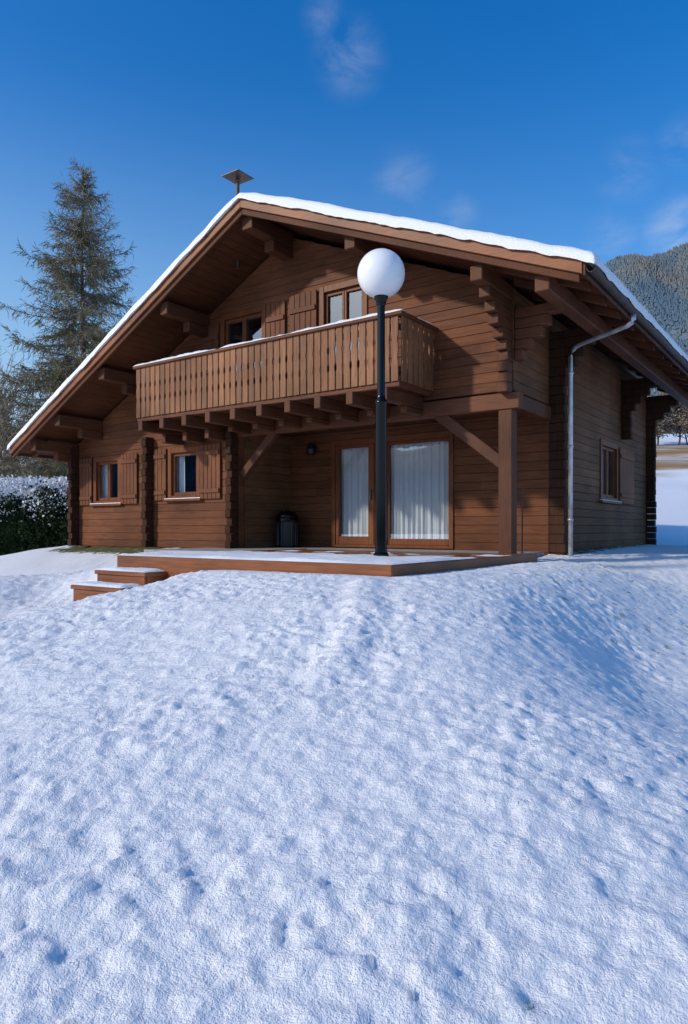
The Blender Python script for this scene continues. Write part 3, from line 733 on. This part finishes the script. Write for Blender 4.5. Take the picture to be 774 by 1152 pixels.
def bare_tree(x,y,H,seed,mat,label,grp,leaf=None,name='bare_tree',spread=.55):
    R=random.Random(seed); segs=[];tips=[]
    def br(p,d,l,r,dep):
        n=3; q=p
        for i in range(n):
            d2=(d+Vector((R.gauss(0,.12),R.gauss(0,.12),R.gauss(.03,.08)))).normalized(); e=q+d2*l/n
            segs.append((q,e,r*(1-i*.18),r*(1-(i+1)*.18))); 
            if dep<5 and i>=(0 if dep else 1):
                for c in range(2 if dep<4 else 1):
                    s=Vector((R.gauss(0,1),R.gauss(0,1),R.gauss(.2,.5))).normalized()
                    br(e,(d2*(1-spread)+s*spread+Vector((0,0,.12))).normalized(),l*R.uniform(.5,.7),r*.5,dep+1)
            q=e;d=d2
        if dep>=4: tips.append(q)
    br(Vector((0,0,-.2)),Vector((0,0,1)),H*.42,H*.014,1)
    t=empty(name,None,(x,y,gz(x,y)),0,label,'tree'); t['group']=grp
    big=[s for s in segs if s[2]>H*.004]; small=[s for s in segs if s[2]<=H*.004]
    vs,fs=tubes_np(big,6); new_obj('trunk',vs,fs,M_bark,t,smooth=True,recalc=False)
    vs,fs=tubes_np([(a,b_,max(c,.012),max(e,.010)) for a,b_,c,e in small],3)
    if leaf:
        for p in tips:
            for k in range(leaf):
                c=p+Vector((R.gauss(0,.3),R.gauss(0,.3),R.gauss(0,.25))); s=R.uniform(.05,.12); a=Vector((R.gauss(0,1),R.gauss(0,1),R.gauss(0,1))).normalized()*s; b2=a.cross(Vector((R.gauss(0,1),R.gauss(0,1),R.gauss(0,1)))).normalized()*s
                n0=len(vs); vs+= [tuple(c-a),tuple(c-b2),tuple(c+a),tuple(c+b2)]; fs.append((n0,n0+1,n0+2,n0+3))
    new_obj('crown',vs,fs,mat,t,recalc=False)
for i,(x,y,H) in enumerate([(-15.0,31,9.5),(-13.4,33,8.0),(-16.6,34,11.5),(-12.2,30,6.6),(-15.2,38,11.5),(-13.9,29,7.5),(-14.6,32,10)]):
    bare_tree(x,y,H,100+i,M_twig if i%2==0 else M_frost,'leafless tree with fine brown twigs beyond the hedge','leafless trees beyond the hedge')
for i in range(13):
    x=33.5+i*1.3+random.uniform(-.5,.5); y=80+random.uniform(-2,6)
    bare_tree(x,y,random.uniform(5.5,8.5),200+i,M_frost2 if i%3 else M_frost,'frosted leafless tree at the far edge of the field','frosted trees beyond the field',leaf=6)
# hedge
M_hedge=foliage_mat('hedge_leaves',[(.35,(.012,.022,.009)),(.55,(.03,.05,.018)),(.7,(.06,.075,.03))],scale=4)
def hedge():
    x0,y0=-13.5,19.2; x1,y1=-7.2,20.6
    h=empty('hedge',None,((x0+x1)/2,(y0+y1)/2,gz(-10,20)),math.atan2(y1-y0,x1-x0),'clipped evergreen hedge with snow piled on its top','hedge')
    L=math.hypot(x1-x0,y1-y0)/2; Hh=2.02; Wd=.5
    def flakes(n,fn,smin,smax):
        V=[];F_=[]
        for k in range(n):
            c=fn(); s=random.uniform(smin,smax)
            u=Vector((random.gauss(0,1),random.gauss(0,1),random.gauss(0,1))).normalized()*s; w=u.cross(Vector((random.gauss(0,1),random.gauss(0,1),random.gauss(0,1)))).normalized()*s
            n0=len(V); V+=[tuple(c-u),tuple(c-w),tuple(c+u),tuple(c+w)]; F_.append((n0,n0+1,n0+2,n0+3))
        return V,F_
    def lf():
        a=random.uniform(-L,L); q=random.random()
        if q<.6: o=-Wd+random.gauss(0,.06); z=random.uniform(-.1,Hh)
        elif q<.9: o=random.uniform(-Wd,Wd); z=Hh+random.gauss(0,.12)
        else: o=random.uniform(-Wd,Wd); z=random.uniform(0,Hh)
        return Vector((a,o+.1*math.sin(a*2.3)+.06*math.sin(a*6+z*3),z))
    V,F_=flakes(30000,lf,.025,.055); new_obj('foliage',V,F_,M_hedge,h,recalc=False)
    b=B(); b.box(-L+.1,L-.1,-Wd+.12,Wd-.12,-.2,Hh-.1); b.obj('hedge_core',M_hedge,h)
    xs=np.arange(-L-.05,L+.05,.03); ts=np.linspace(0,math.pi,25)
    A,T=np.meshgrid(xs,ts,indexing='ij'); nz=1+.28*fbm(A*1.3,T*1.0,3,3)+.20*fbm(A*15,T*9,6,3)
    Yv=-np.cos(T)*(Wd-.02)*nz; Z=Hh-.02+np.sin(T)*.34*nz-.10*np.abs(np.cos(T))*vn(A*12,T*2,8)
    nx,ny=A.shape; ii,jj=np.meshgrid(np.arange(nx-1),np.arange(ny-1),indexing='ij'); q=(ii*ny+jj).ravel()
    V=np.stack([A,Yv,Z],-1).reshape(-1,3).tolist(); F2=np.stack([q,q+1,q+ny+1,q+ny],-1).tolist()
    def sf():
        a=random.uniform(-L,L); t=random.uniform(.02,.75)*math.pi/1.2
        z=Hh+math.sin(t)*.36+random.gauss(0,.06)
        if random.random()<.3: return Vector((a,-Wd-.05+random.gauss(0,.05)+.1*math.sin(a*2.3),Hh-abs(random.gauss(0,.35))))
        return Vector((a,-math.cos(t)*(Wd+.03)+random.gauss(0,.04),z))
    V3,F3=flakes(9000,sf,.018,.042); n0=len(V)
    new_obj('snow_layer',V+V3,F2+[tuple(i+n0 for i in f) for f in F3],M_snow,h,smooth=True,recalc=False)
hedge()
# ---------------------------------------------------------------- light
SUN_AZ=math.atan2(-.94,-.34)
ELEV=math.radians(27)
w=bpy.data.worlds.new('World'); scene.world=w; w.use_nodes=True; nt=w.node_tree; L=nt.links
bg=nt.nodes['Background']
sky=N(nt,'ShaderNodeTexSky',sky_type='NISHITA'); sky.sun_disc=False; sky.sun_elevation=ELEV; sky.sun_rotation=SUN_AZ; sky.altitude=300; sky.air_density=1.2; sky.dust_density=1.0; sky.ozone_density=3.2
tc=N(nt,'ShaderNodeTexCoord'); nz=N(nt,'ShaderNodeTexNoise'); mp=N(nt,'ShaderNodeMapping'); mp.inputs['Scale'].default_value=(1.0,1.0,2.0); mp.inputs['Rotation'].default_value=(0,.7,0)
L.new(tc.outputs['Generated'],mp.inputs['Vector']); L.new(mp.outputs[0],nz.inputs['Vector']); nz.inputs['Scale'].default_value=10; nz.inputs['Detail'].default_value=9; nz.inputs['Roughness'].default_value=.6; nz.inputs['Distortion'].default_value=.4
acc=None
nn=N(nt,'ShaderNodeVectorMath',operation='NORMALIZE'); L.new(tc.outputs['Generated'],nn.inputs[0])
for px,py,rad,amp in((392,64,.056,.46),(365,20,.035,.25),(455,205,.055,.32),(762,262,.055,.9),(705,195,.05,.3),(690,268,.045,.45),(515,240,.035,.28),(770,160,.04,.35)):
    v=Vector(((px-387)/788,1,(595-py)/788)).normalized()
    dt=N(nt,'ShaderNodeVectorMath',operation='DISTANCE'); L.new(nn.outputs[0],dt.inputs[0]); dt.inputs[1].default_value=v
    mr=N(nt,'ShaderNodeMapRange',interpolation_type='SMOOTHSTEP'); mr.inputs['From Min'].default_value=0; mr.inputs['From Max'].default_value=rad; mr.inputs['To Min'].default_value=amp; mr.inputs['To Max'].default_value=0
    L.new(dt.outputs['Value'],mr.inputs['Value'])
    if acc is None: acc=mr.outputs[0]
    else:
        ad=N(nt,'ShaderNodeMath',operation='MAXIMUM'); L.new(acc,ad.inputs[0]); L.new(mr.outputs[0],ad.inputs[1]); acc=ad.outputs[0]
cr_=N(nt,'ShaderNodeMapRange'); cr_.inputs['From Min'].default_value=.40; cr_.inputs['From Max'].default_value=.86; L.new(nz.outputs['Fac'],cr_.inputs['Value'])
ml=N(nt,'ShaderNodeMath',operation='MULTIPLY'); L.new(acc,ml.inputs[0]); L.new(cr_.outputs[0],ml.inputs[1])
hs=N(nt,'ShaderNodeHueSaturation'); hs.inputs['Hue'].default_value=.510; hs.inputs['Saturation'].default_value=1.42; hs.inputs['Value'].default_value=1.52; L.new(sky.outputs[0],hs.inputs['Color'])
sx=N(nt,'ShaderNodeSeparateXYZ'); L.new(nn.outputs[0],sx.inputs[0])
hz1=N(nt,'ShaderNodeMapRange',interpolation_type='SMOOTHSTEP'); hz1.inputs['From Min'].default_value=.0; hz1.inputs['From Max'].default_value=.56; hz1.inputs['To Min'].default_value=.95; hz1.inputs['To Max'].default_value=0; L.new(sx.outputs['Z'],hz1.inputs['Value'])
hz2=N(nt,'ShaderNodeMapRange'); hz2.inputs['From Min'].default_value=-.45; hz2.inputs['From Max'].default_value=.35; hz2.inputs['To Min'].default_value=1; hz2.inputs['To Max'].default_value=.25; L.new(sx.outputs['X'],hz2.inputs['Value'])
hm=N(nt,'ShaderNodeMath',operation='MULTIPLY'); L.new(hz1.outputs[0],hm.inputs[0]); L.new(hz2.outputs[0],hm.inputs[1])
mh_=N(nt,'ShaderNodeMixRGB'); mh_.inputs[2].default_value=(3.3,5.1,7.0,1); L.new(hm.outputs[0],mh_.inputs[0]); L.new(hs.outputs[0],mh_.inputs[1])
mx=N(nt,'ShaderNodeMixRGB'); mx.inputs[2].default_value=(5.8,6.1,6.8,1); L.new(ml.outputs[0],mx.inputs[0]); L.new(mh_.outputs[0],mx.inputs[1])
L.new(mx.outputs[0],bg.inputs['Color']); bg.inputs['Strength'].default_value=.12
sl=bpy.data.lights.new('sun','SUN'); sl.energy=2.8; sl.angle=math.radians(2.5); sl.color=(1,.92,.78)
so=bpy.data.objects.new('sun',sl); COL.objects.link(so)
S=Vector((math.sin(SUN_AZ)*math.cos(ELEV),math.cos(SUN_AZ)*math.cos(ELEV),math.sin(ELEV)))
so.rotation_euler=S.to_track_quat('Z','Y').to_euler(); so.location=(-10,-10,20)
# ---------------------------------------------------------------- camera
cam=bpy.data.cameras.new('camera'); co=bpy.data.objects.new('camera',cam); COL.objects.link(co)
co.location=(0,0,.37); co.rotation_euler=(math.radians(90),0,0); cam.sensor_width=36; cam.sensor_fit='AUTO'; cam.lens=788/1152*36; cam.shift_y=19/1152; cam.clip_end=6000; cam.clip_start=.05
scene.camera=co
scene.view_settings.view_transform='Standard'; scene.view_settings.look='None'; scene.view_settings.exposure=0
